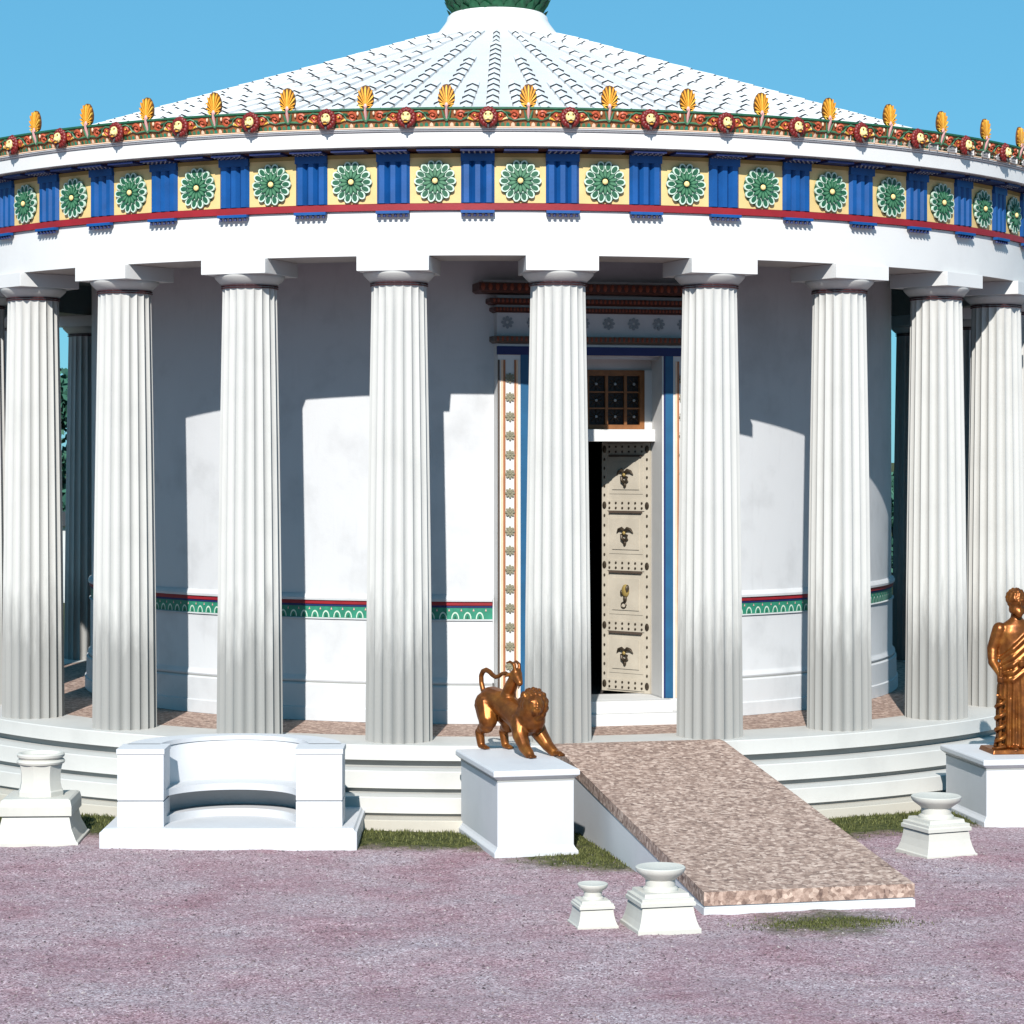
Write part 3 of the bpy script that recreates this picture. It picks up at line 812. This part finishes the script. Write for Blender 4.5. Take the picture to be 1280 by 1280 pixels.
# hind legs, one a step ahead of the other
for s_, dx in ((-1, -.02), (1, .16)):
    limb(L, [(-.58+dx*.3, s_*.09, .64), (-.47+dx*.6, s_*.14, .42), (-.50+dx*.8, s_*.14, .34)], [.18, .140, .112])
    limb(L, [(-.47+dx*.6, s_*.14, .40), (-.66+dx, s_*.145, .235), (-.62+dx, s_*.145, .06)], [.100, .070, .058])
    L.ell((-.56+dx, s_*.145, .035), (.09, .052, .036), S, 12, 7)
    for t in range(4): L.ell((-.49+dx, s_*.145+(t-1.5)*.026, .024), (.03, .013, .022), S, 8, 5)
# neck and lion head turned to the viewer's side (towards -y, i.e. its right)
hx, hy, hz = .52, -.06, .70
limb(L, [(.25, 0, .52), (.40, -.03, .60), (hx-.02, hy, hz)], [.19, .185, .15], 14)
yaw = radians(-28); Rh = Matrix.Rotation(yaw, 3, 'Z')
def H_(x, y, z): v = Rh @ Vector((x, y, z)); return (hx+v.x, hy+v.y, hz+v.z)
rm = random.Random(2)
for row, (rad, xo, cnt) in enumerate(((.150, .0, 13), (.178, -.07, 15), (.20, -.15, 14), (.19, -.22, 12))):
    for k in range(cnt):
        a = TAU*(k+.5*(row % 2))/cnt; c0 = H_(xo, rad*sin(a)*.92, rad*cos(a))
        L.ell(c0, (.055, .036, .055), S, 8, 6)
L.ell(H_(.03, 0, .01), (.135, .125, .145), S, 14, 10)
L.ell(H_(.13, 0, -.045), (.075, .070, .060), S, 12, 8)     # muzzle
L.ell(H_(.10, 0, -.105), (.065, .05, .028), S, 10, 6)      # jaw
L.ell(H_(.125, 0, .03), (.060, .026, .060), S, 8, 6)       # nose ridge
L.ell(H_(.20, 0, -.015), (.020, .028, .018), S, 8, 6)
for s_ in (-1, 1):
    L.ell(H_(.105, s_*.055, .075), (.028, .040, .018), S, 8, 6)   # brow
    L.ell(H_(.095, s_*.07, .0), (.03, .025, .03), S, 8, 6)
    L.ell(H_(-.02, s_*.135, .145), (.025, .038, .042), S, 8, 6)   # ear
    L.ell(H_(.17, s_*.035, -.045), (.035, .03, .025), S, 8, 6)
# goat neck and head growing from the back
limb(L, [(-.22, 0, .68), (-.16, -.0, .86), (-.06, -.0, 1.00), (.0, -.0, 1.08)], [.125, .098, .086, .084], 12)
limb(L, [(.0, 0, 1.09), (.07, -.02, 1.04), (.135, -.035, .985)], [.090, .068, .046], 12)
L.ell((.15, -.04, .975), (.035, .028, .030), S, 8, 6)
limb(L, [(.115, -.03, .955), (.10, -.03, .90)], [.018, .008], 6)         # beard
for s_ in (-1, 1):
    limb(L, [(-.01, s_*.05, 1.12), (-.06, s_*.10, 1.09), (-.09, s_*.13, 1.05)], [.020, .026, .010], 8)   # ears
    limb(L, [(.03, s_*.035, 1.14), (.01, s_*.045, 1.235), (-.07, s_*.055, 1.27), (-.15, s_*.06, 1.245)], [.030, .026, .020, .014], 8)  # horns
# tail arching over the back, ending in a small serpent head
limb(L, [(-.74, 0, .74), (-.80, 0, .82), (-.84, 0, .92), (-.845, 0, 1.01), (-.80, 0, 1.08), (-.72, 0, 1.105), (-.64, 0, 1.085), (-.57, 0, 1.045), (-.49, 0, 1.02), (-.41, 0, 1.04), (-.33, 0, 1.08), (-.25, 0, 1.09)],
     [.044, .040, .038, .038, .038, .038, .038, .036, .034, .032, .030, .034], 8)
L.ell((-.22, 0, 1.09), (.05, .028, .024), S, 10, 6)
lion = remesh(L, 'bronze_lion', 'bronze', .0125, 3)
# muscle and hair relief through eyes set in as a small part
lion_ang = atan2(-.81, .58)
lion.scale = (.98,)*3; lion.location = (.33, -11.55, GZ+1.12); lion.rotation_euler = (0, 0, lion_ang)
tag(lion, 'polished bronze lion crouching on a white pedestal with goat head on its back', 'statue')
E_ = MB(); 
for s_ in (-1, 1): E_.ell(H_(.128, s_*.048, .048), (.013, .015, .012), 'studs', 8, 6)
E_.build('eyes', lion, smooth=60)

# ------------------------------------------------------------------ bronze robed man with a serpent staff
B_ = MB()
def ring_loft(mb, rings, n=36, folds=0, seed=0):
    """rings: (z, cx, cy, rx, ry, foldamp)"""
    vs = []; fs = []
    for (z, cx_, cy_, rx, ry, fa) in rings:
        if z < 1.3: rx *= 1.07; ry *= 1.10; fa *= 1.3
        for i in range(n):
            a = TAU*i/n; f = 1+fa*(sin(a*7+z*2+seed)+.6*sin(a*13-z*5))
            vs.append((cx_+rx*f*cos(a), cy_+ry*f*sin(a), z))
    for r in range(len(rings)-1):
        for i in range(n): j = (i+1) % n; fs.append((r*n+i, r*n+j, (r+1)*n+j, (r+1)*n+i))
    fs += [tuple(range(n))[::-1], tuple((len(rings)-1)*n+i for i in range(n))]
    mb.add(vs, fs, S)
# faces -y
ring_loft(B_, [(.06, 0, 0, .27, .20, .07), (.25, 0, 0, .245, .185, .08), (.55, .01, 0, .245, .18, .07), (.85, .015, 0, .25, .18, .05), (1.05, .01, 0, .235, .17, .035),
    (1.25, 0, 0, .225, .155, .03), (1.45, 0, 0, .25, .16, .025), (1.62, 0, 0, .265, .15, .015), (1.72, 0, 0, .22, .125, .0), (1.79, 0, 0, .11, .09, 0), (1.82, 0, 0, .075, .075, 0)])
limb(B_, [(0, 0, 1.76), (0, -.01, 1.90)], [.082, .075], 12)
B_.ell((0, -.02, 2.02), (.108, .125, .150), S, 14, 10)
for k in range(14):            # curled hair
    a = TAU*k/14; B_.ell((.105*cos(a), .005+.105*sin(a), 2.06), (.042, .042, .05), S, 8, 6)
    B_.ell((.075*cos(a), .01+.08*sin(a), 2.135), (.040, .040, .036), S, 8, 6)
B_.ell((0, .015, 2.095), (.105, .115, .105), S, 14, 10)
for row in range(4):
    for k in range((12, 11, 8, 3)[row]):
        a = TAU*(k+.5*(row % 2))/(12, 11, 8, 3)[row]; e = (.05, .45, .85, 1.25)[row]
        B_.ell((.118*cos(e)*cos(a), .015+.128*cos(e)*sin(a), 2.085+.120*sin(e)), (.030, .030, .030), S, 8, 6)
for k in range(9):             # beard
    a = pi+pi*k/8; B_.ell((.080*cos(a), -.035+.085*sin(a), 1.935-.02*sin(pi*k/8)), (.040, .042, .062), S, 8, 6)
B_.ell((0, -.125, 1.885), (.055, .05, .070), S, 8, 6)
B_.ell((0, -.155, 2.015), (.017, .03, .040), S, 8, 6)     # nose
B_.ell((0, -.135, 1.972), (.035, .022, .012), S, 8, 5)
for s_ in (-1, 1):
    B_.ell((s_*.045, -.130, 2.062), (.036, .022, .012), S, 8, 5)
    B_.ell((s_*.11, 0, 2.01), (.018, .03, .035), S, 8, 5)
# right arm (viewer's left) down to the staff
limb(B_, [(-.235, 0, 1.66), (-.325, .01, 1.40), (-.345, -.05, 1.22), (-.30, -.16, 1.10), (-.285, -.20, 1.04)], [.100, .082, .068, .048, .042], 12)
B_.ell((-.29, -.215, 1.01), (.042, .05, .058), S, 10, 7)
for t in range(4): limb(B_, [(-.325, -.20-.0, 1.045-.024*t), (-.335, -.245, 1.035-.024*t), (-.295, -.270, 1.030-.024*t), (-.262, -.250, 1.032-.024*t)], [.014, .013, .012, .010], 6)
limb(B_, [(-.27, -.19, 1.05), (-.255, -.225, 1.075), (-.27, -.255, 1.09)], [.016, .014, .011], 6)
# left arm folded under the cloak
limb(B_, [(.235, 0, 1.66), (.32, .02, 1.42), (.32, -.08, 1.22), (.20, -.18, 1.20), (.10, -.21, 1.22)], [.102, .090, .080, .062, .048], 12)
B_.ell((.06, -.22, 1.22), (.05, .036, .042), S, 10, 7)
for t in range(4): limb(B_, [(.04, -.235, 1.25-.022*t), (-.005, -.24, 1.245-.022*t), (-.03, -.225, 1.235-.022*t)], [.014, .013, .011], 6)
# cloak: swags over shoulder, across the chest, and hanging folds
for k in range(5):
    t = k/6; k *= 1.5; limb(B_, [(.25, -.02, 1.70-.03*k), (.10, -.165, 1.58-.075*k), (-.10, -.175, 1.40-.07*k), (-.24, -.08, 1.27-.05*k)], [.045, .040, .038, .030], 8)
for k in range(10):
    a = radians(200+16*k); x, y = .255*cos(a), .195*sin(a)
    limb(B_, [(x*.95, y*.95, 1.02), (x*1.02, y*1.02, .6), (x*1.12, y*1.12, .10)], [.020, .026, .030], 8)
limb(B_, [(.30, -.04, 1.35), (.33, -.05, 1.0), (.30, -.06, .6)], [.055, .05, .025], 10)
for s_ in (-1, 1):             # feet
    B_.ell((s_*.10, -.22, .045+.02), (.055, .12, .045), S, 10, 7)
    for t in range(5): B_.ell((s_*.10+(t-2)*.021, -.335+abs(t-1.5)*.008, .045), (.012, .028, .018), S, 6, 5)
man = remesh(B_, 'bronze_robed_man', 'bronze', .013, 2)
man.scale = (1.06,)*3; man.location = (7.56, -9.92, GZ+.93); man.rotation_euler = (0, 0, radians(6))
tag(man, 'bronze statue of a bearded man in a long draped robe holding a staff', 'statue')
s1 = MB(); s1.tube([(-.30, -.225, .05), (-.296, -.225, .6), (-.292, -.225, 1.14)], [.026, .022, .026], 8, S)
s1.ell((-.292, -.225, 1.15), (.034, .034, .034), S, 8, 6)
stf = s1.build('staff', man, smooth=50)
pts = [(-.297+.058*cos(t*.62), -.225+.058*sin(t*.62), .09+.0155*t) for t in range(42)]
s1 = MB(); s1.tube([(-.40, -.20, .07), (-.36, -.26, .07)]+pts+[(-.35, -.28, .78), (-.37, -.33, .80)], [.012, .026]+[.030]*30+[.026]*12+[.026, .012], 8, S); s1.build('snake', stf, smooth=50)
s1 = MB(); s1.frus([(-.44, .40, -.36, .27, 0), (-.42, .38, -.34, .25, .06)], S); s1.build('plinth', man, bevel=.01)

# ------------------------------------------------------------------ curved bench
BX0, BX1, BY = -5.17, -1.78, -12.78
be = empty('curved_bench', ((BX0+BX1)/2, BY, GZ)); tag(be, 'white marble bench with curved back between two square arm blocks', 'bench')
W2 = (BX1-BX0)/2; H0 = .27; TOP = 1.30
s1 = MB(); s1.frus([(-W2, W2, 0, 2.05, -.12), (-W2, W2, 0, 2.05, H0-.045), (-W2+.03, W2-.03, .03, 2.02, H0-.035), (-W2+.05, W2-.05, .05, 2.0, H0)], 'bluewhite'); s1.build('base_slab', be, bevel=.01)
XA0, XA1 = .875, 1.49
for s_ in (-1, 1):
    a, b_ = sorted((s_*XA0, s_*XA1))
    s1 = MB(); s1.box(a, b_, .20, .80, H0-.01, .60, 'bluewhite'); s1.box(a+.012, b_-.012, .212, .80, .60, .618, 'groove')
    s1.box(a, b_, .20, .80, .618, TOP-.07, 'bluewhite'); s1.box(a+(-.012), b_+.012, .188, .81, TOP-.068, TOP, 'bluewhite')
    s1.build('arm_block', be, bevel=.007)
def arc(rx, ry, n=32, c=(0, .75)): return [(c[0]-rx*cos(pi*i/n), c[1]+ry*sin(pi*i/n)) for i in range(n+1)]
def shell(mb, oi, oo, z0, z1, mn):
    n = len(oi); mb.add([(x, y, z0) for x, y in oi]+[(x, y, z1) for x, y in oi]+[(x, y, z0) for x, y in oo]+[(x, y, z1) for x, y in oo],
        [(i, i+1, n+i+1, n+i) for i in range(n-1)]+[(2*n+i, 3*n+i, 3*n+i+1, 2*n+i+1) for i in range(n-1)]+[(n+i, n+i+1, 3*n+i+1, 3*n+i) for i in range(n-1)]+[(i, 2*n+i, 2*n+i+1, i+1) for i in range(n-1)]+[(0, n, 3*n, 2*n), (n-1, 3*n-1, 4*n-1, 2*n-1)][:2], mn)
s1 = MB()
# leaning, slightly concave inner face
ins = [arc(.985-.0*t, .93+.10*t) for t in range(1)]
n_ = 33; rows = []
for t in range(7):
    f = t/6; e = .10*f+.05*(1-sin(pi*f/2)) ; rows.append([(x*(1), .75+(y-.75), .72+(TOP-.06-.72)*f) for x, y in arc(.96+.06*f, .80+.22*f-.09*sin(pi*f))])
vs = [p for r in rows for p in r]; fs = [(r*n_+i, r*n_+i+1, (r+1)*n_+i+1, (r+1)*n_+i) for r in range(6) for i in range(n_-1)]
s1.add(vs, fs, 'bluewhite')
shell(s1, arc(1.02, 1.02), arc(1.40, 1.22), H0, TOP-.062, 'bluewhite')
shell(s1, arc(1.00, 1.0), arc(1.44, 1.25), TOP-.060, TOP-.0, 'bluewhite')
s1.build('backrest', be, smooth=35)
s1 = MB()
shell(s1, arc(.90, .86, c=(0, .22)), arc(1.10, 1.55, c=(0, .22)), .64, .73, 'bluewhite')
s1.build('seat', be, smooth=35, bevel=0)
s1 = MB(); shell(s1, arc(.98, .88), arc(1.10, 1.05), H0, .64, 'bluewhite'); s1.build('seat_support', be, smooth=35)
s1 = MB(); shell(s1, arc(.90, .98, c=(0, .22)), arc(1.0, 1.45, c=(0, .22)), H0, H0+.10, 'bluewhite'); s1.build('footing', be, smooth=35)

# ------------------------------------------------------------------ altars
def altar(name, x, y, rz, w, k, label, dish=True, ht=1.0):
    """x,y: middle of the base; w half width of the base; k size factor"""
    a = empty(name, (x, y, GZ), rz); tag(a, label, 'altar')
    b = MB(); b.sq([(w, -.10), (w, .045*k), (w-.02*k, .055*k), (w-.050*k, .14*k), (w-.075*k, .25*k), (w-.088*k, .36*k*ht)], 'altar'); b.build('base', a, bevel=.005)
    z = .36*k*ht; h = w-.080*k
    b = MB(); b.sq([(h-.02, z-.0), (h-.02, z+.012)], 'groove_soft'); b.build('joint', a)
    z += .012
    b = MB(); b.sq([(h+.02*k, z), (h+.02*k, z+.055*k), (h-.0*k, z+.065*k), (h-.0*k, z+.105*k), (h-.05*k, z+.115*k), (h-.06*k, z+.165*k)], 'altar'); b.build('slab', a, bevel=.004)
    return a, z+.165*k, h
def dish(a, z, r, k):
    b = MB(); b.lathe([(r*.72, z-.01), (r*.70, z+.03*k), (r*.60, z+.06*k), (r*.60, z+.15*k), (r*.66, z+.17*k), (r*.92, z+.24*k), (r, z+.285*k), (r, z+.315*k), (r*.96, z+.325*k), (r*.86, z+.318*k), (r*.4, z+.295*k), (0, z+.29*k)], 48, 'altar')
    b.build('bowl', a, smooth=35)
def corner(fl, fr): # middle of the front edge, square going back
    dx, dy = fr[0]-fl[0], fr[1]-fl[1]; w = hypot(dx, dy)/2; ux, uy = dx/(2*w), dy/(2*w)
    return (fl[0]+ux*w-uy*w, fl[1]+uy*w+ux*w, atan2(dy, dx), w)
cx_, cy_, az, w = corner((1.58, -18.36), (2.28, -18.20))
a, z, h = altar('stone_altar', cx_, cy_, az, w, .80, 'larger of the two round-topped altars left of the ramp foot', ht=.92); dish(a, z, .275, .80)
cx_, cy_, az, w = corner((.935, -18.08), (1.39, -17.98))
a, z, h = altar('stone_altar', cx_, cy_, az, w, .53, 'smallest marble altar with a round top, left of the ramp foot'); dish(a, z, .168, .52)
cx_, cy_, az, w = corner((5.58, -13.67), (6.285, -13.38))
a, z, h = altar('stone_altar', cx_, cy_, az, w, .88, 'marble altar with a round bowl top in front of the bronze robed man'); dish(a, z, .325, .88)
cx_, cy_, az, w = corner((-6.66, -12.48), (-5.50, -12.42))
a = empty('stone_altar', (cx_-.0, cy_, GZ), radians(2)); tag(a, 'altar with a faceted drum and double rim beside the curved bench', 'altar')
b = MB(); b.sq([(w, -.1), (w, .035), (w-.03, .05), (w-.10, .20), (w-.135, .36)], 'altar'); b.build('base', a, bevel=.006)
b = MB(); b.sq([(w-.15, .36), (w-.15, .375)], 'groove_soft'); b.build('joint', a)
b = MB(); b.sq([(w-.10, .375), (w-.10, .50), (w-.12, .58), (w-.15, .60)], 'altar'); b.build('slab', a, bevel=.006)
b = MB(); n8 = 8
def octring(rows, mn):
    vs = []; fs = []
    for r, z in rows:
        for k in range(16):
            t = TAU*(k+.5)/16; rr_ = r*(1.0 if k % 2 else .93); vs.append((rr_*cos(t), rr_*sin(t), z))
    for q in range(len(rows)-1):
        for k in range(16): j = (k+1) % 16; fs.append((q*16+k, q*16+j, (q+1)*16+j, (q+1)*16+k))
    fs.append(tuple((len(rows)-1)*16+k for k in range(16)))
    b.add(vs, fs, mn)
octring([(.315, .59), (.315, .66), (.30, .68), (.28, .78), (.28, .90), (.295, .99), (.305, 1.02)], 'altar')
b.build('drum', a, smooth=20)
b = MB(); b.lathe([(.27, 1.01), (.315, 1.03), (.325, 1.055), (.31, 1.08), (.285, 1.09), (.29, 1.10), (.315, 1.12), (.32, 1.15), (.30, 1.17), (.27, 1.165), (.23, 1.12), (0, 1.11)], 48, 'altar'); b.build('rim', a, smooth=35)

# ------------------------------------------------------------------ behind the temple
bw = empty('garden_wall', (-20, 40.5, GZ)); tag(bw, 'low pale plastered wall seen between the columns at the left', 'wall')
MB().box(-14, 9, 0, .6, -.1, 2.75, 'deadwall').build('wall_face', bw)
MB().box(-14.1, 9.1, -.25, .85, 2.75, 3.25, 'eave_shade').build('eave_shade_strip', bw)  # near-black strip painted for the shadow under the eave
def tree_mesh(seed, hgt, cr, nl):
    R = random.Random(seed); V = []; F = []
    clumps = []
    for i in range(15):
        a = R.uniform(0, TAU); q = R.random()**.6; z = R.uniform(.22, 1.0)
        clumps.append((cos(a)*q*cr*(1.15-.65*z), sin(a)*q*cr*(1.15-.65*z), z*hgt*.92, R.uniform(.26, .45)*cr))
    for (x, y, z, r) in clumps:
        for k in range(nl):
            t = R.uniform(0, TAU); u = R.uniform(-1, 1); q = r*(R.random()**.35); s = math.sqrt(1-u*u)
            p = Vector((x+q*s*cos(t), y+q*s*sin(t), z+q*u*.85)); w = R.uniform(.16, .32)
            d1 = Vector((R.gauss(0, 1), R.gauss(0, 1), R.gauss(0, 1))).normalized()*w; d2 = d1.cross(Vector((R.gauss(0, 1), R.gauss(0, 1), R.gauss(0, 1)))).normalized()*w*.7
            k0 = len(V); V.extend([p-d1, p-d2*.6, p+d1, p+d2]); F.append((k0, k0+1, k0+2, k0+3))
    crown = MB().add(V, F, 'leaves')
    tr = MB(); tr.tube([(0, 0, -.1), (.1, .05, hgt*.25), (0, 0, hgt*.5), (.1, 0, hgt*.8)], [.26, .2, .14, .04], 8, 'bark')
    for (x, y, z, r) in clumps[:9]: tr.tube([(0, 0, z*.45), (x*.5, y*.5, z*.75), (x, y, z)], [.1, .06, .02], 6, 'bark')
    return crown, tr
protos = []
for i, (h, cr) in enumerate(((8.6, 3.0), (9.8, 3.3), (5.2, 2.4))):
    c, t = tree_mesh(11+i, h, cr, 230)
    protos.append((c.build('crown', link=False, normals=False), t.build('trunk', link=False, smooth=60)))
spots = [(-25.5, 52, 1, 1.), (-21, 54.5, 0, 1.05), (-17.6, 50.5, 0, 1.0), (-14, 55, 1, .95), (-29.5, 56, 0, 1.1), (-19.4, 60, 1, 1.1),
         (13.6, 56, 2, .9), (17.0, 55, 2, .85), (20.6, 53, 0, .95), (24.2, 56, 1, 1.0), (28, 54, 0, 1.0), (22, 62, 1, 1.05)]
tl = ['first', 'second']
desc = ['at the far left edge behind the low pale wall', 'beyond the low pale wall, second tree from the left', 'tall teal green, seen in the gap left of the second column', 'behind the temple, left and hidden mostly by the round wall',
        'rearmost at the far left beyond the wall', 'farther back, its top above the pale wall', 'short and bushy, just right of the round wall', 'short, low crown, seen between wall and column at the right',
        'tall, behind the columns at the right', 'tallest behind the right columns', 'at the far right edge behind the columns', 'farthest back on the right side']
for i, (x, y, k, s_) in enumerate(spots):
    r_ = empty('leafy_tree', (x, y, GZ), random.uniform(0, 6)); r_.scale = (s_, s_, s_)
    tag(r_, 'dark teal green tree '+desc[i], 'tree', 'trees behind the temple')
    for p in protos[k]:
        c = p.copy(); col.objects.link(c); c.parent = r_
# ------------------------------------------------------------------ light, sky, camera
SAZ, SEL = radians(-5.1), radians(35.2)     # sun azimuth from -Y towards +X, elevation
d = Vector((sin(SAZ)*cos(SEL), -cos(SAZ)*cos(SEL), sin(SEL)))
sl = bpy.data.lights.new('sun', 'SUN'); sl.energy = 5.0; sl.angle = radians(.5); sl.color = (1, .975, .94)
so = bpy.data.objects.new('sun', sl); so.rotation_euler = d.to_track_quat('Z', 'Y').to_euler(); so.location = (-6, -40, 40); col.objects.link(so)
w = bpy.data.worlds.new('World'); scene.world = w; w.use_nodes = True; nt = w.node_tree
bg = nt.nodes['Background']; sk = nt.nodes.new('ShaderNodeTexSky'); sk.sky_type = 'NISHITA'; sk.sun_disc = False
sk.sun_elevation = SEL; sk.sun_rotation = atan2(d.x, d.y)
sk.altitude = 300; sk.air_density = 1.0; sk.dust_density = .2; sk.ozone_density = 2.0
gm = nt.nodes.new('ShaderNodeMix'); gm.data_type = 'RGBA'; gm.blend_type = 'MULTIPLY'; gm.inputs[0].default_value = 1
gm.inputs[7].default_value = (.62, 1.27, 1.48, 1)
nt.links.new(sk.outputs[0], gm.inputs[6]); 
g2 = nt.nodes.new('ShaderNodeMix'); g2.data_type = 'RGBA'; g2.inputs[0].default_value = .6; g2.inputs[7].default_value = (2.1, 7.2, 11.3, 1)
nt.links.new(gm.outputs[2], g2.inputs[6]); nt.links.new(g2.outputs[2], bg.inputs[0]); bg.inputs[1].default_value = .055

cd = bpy.data.cameras.new('camera'); cd.sensor_width = 36; cd.sensor_fit = 'HORIZONTAL'
cd.lens = 2934.7/1280*36; cd.shift_y = -(640-573.8)/1280; cd.clip_end = 6000; cd.clip_start = .5
co = bpy.data.objects.new('camera', cd); co.location = (0, -43.72, 4.093); co.rotation_euler = (pi/2, 0, -.0085); col.objects.link(co)
scene.camera = co
scene.cycles.diffuse_bounces = 1
scene.view_settings.view_transform = 'Standard'; scene.view_settings.look = 'None'
scene.view_settings.exposure = .35; scene.view_settings.gamma = 1
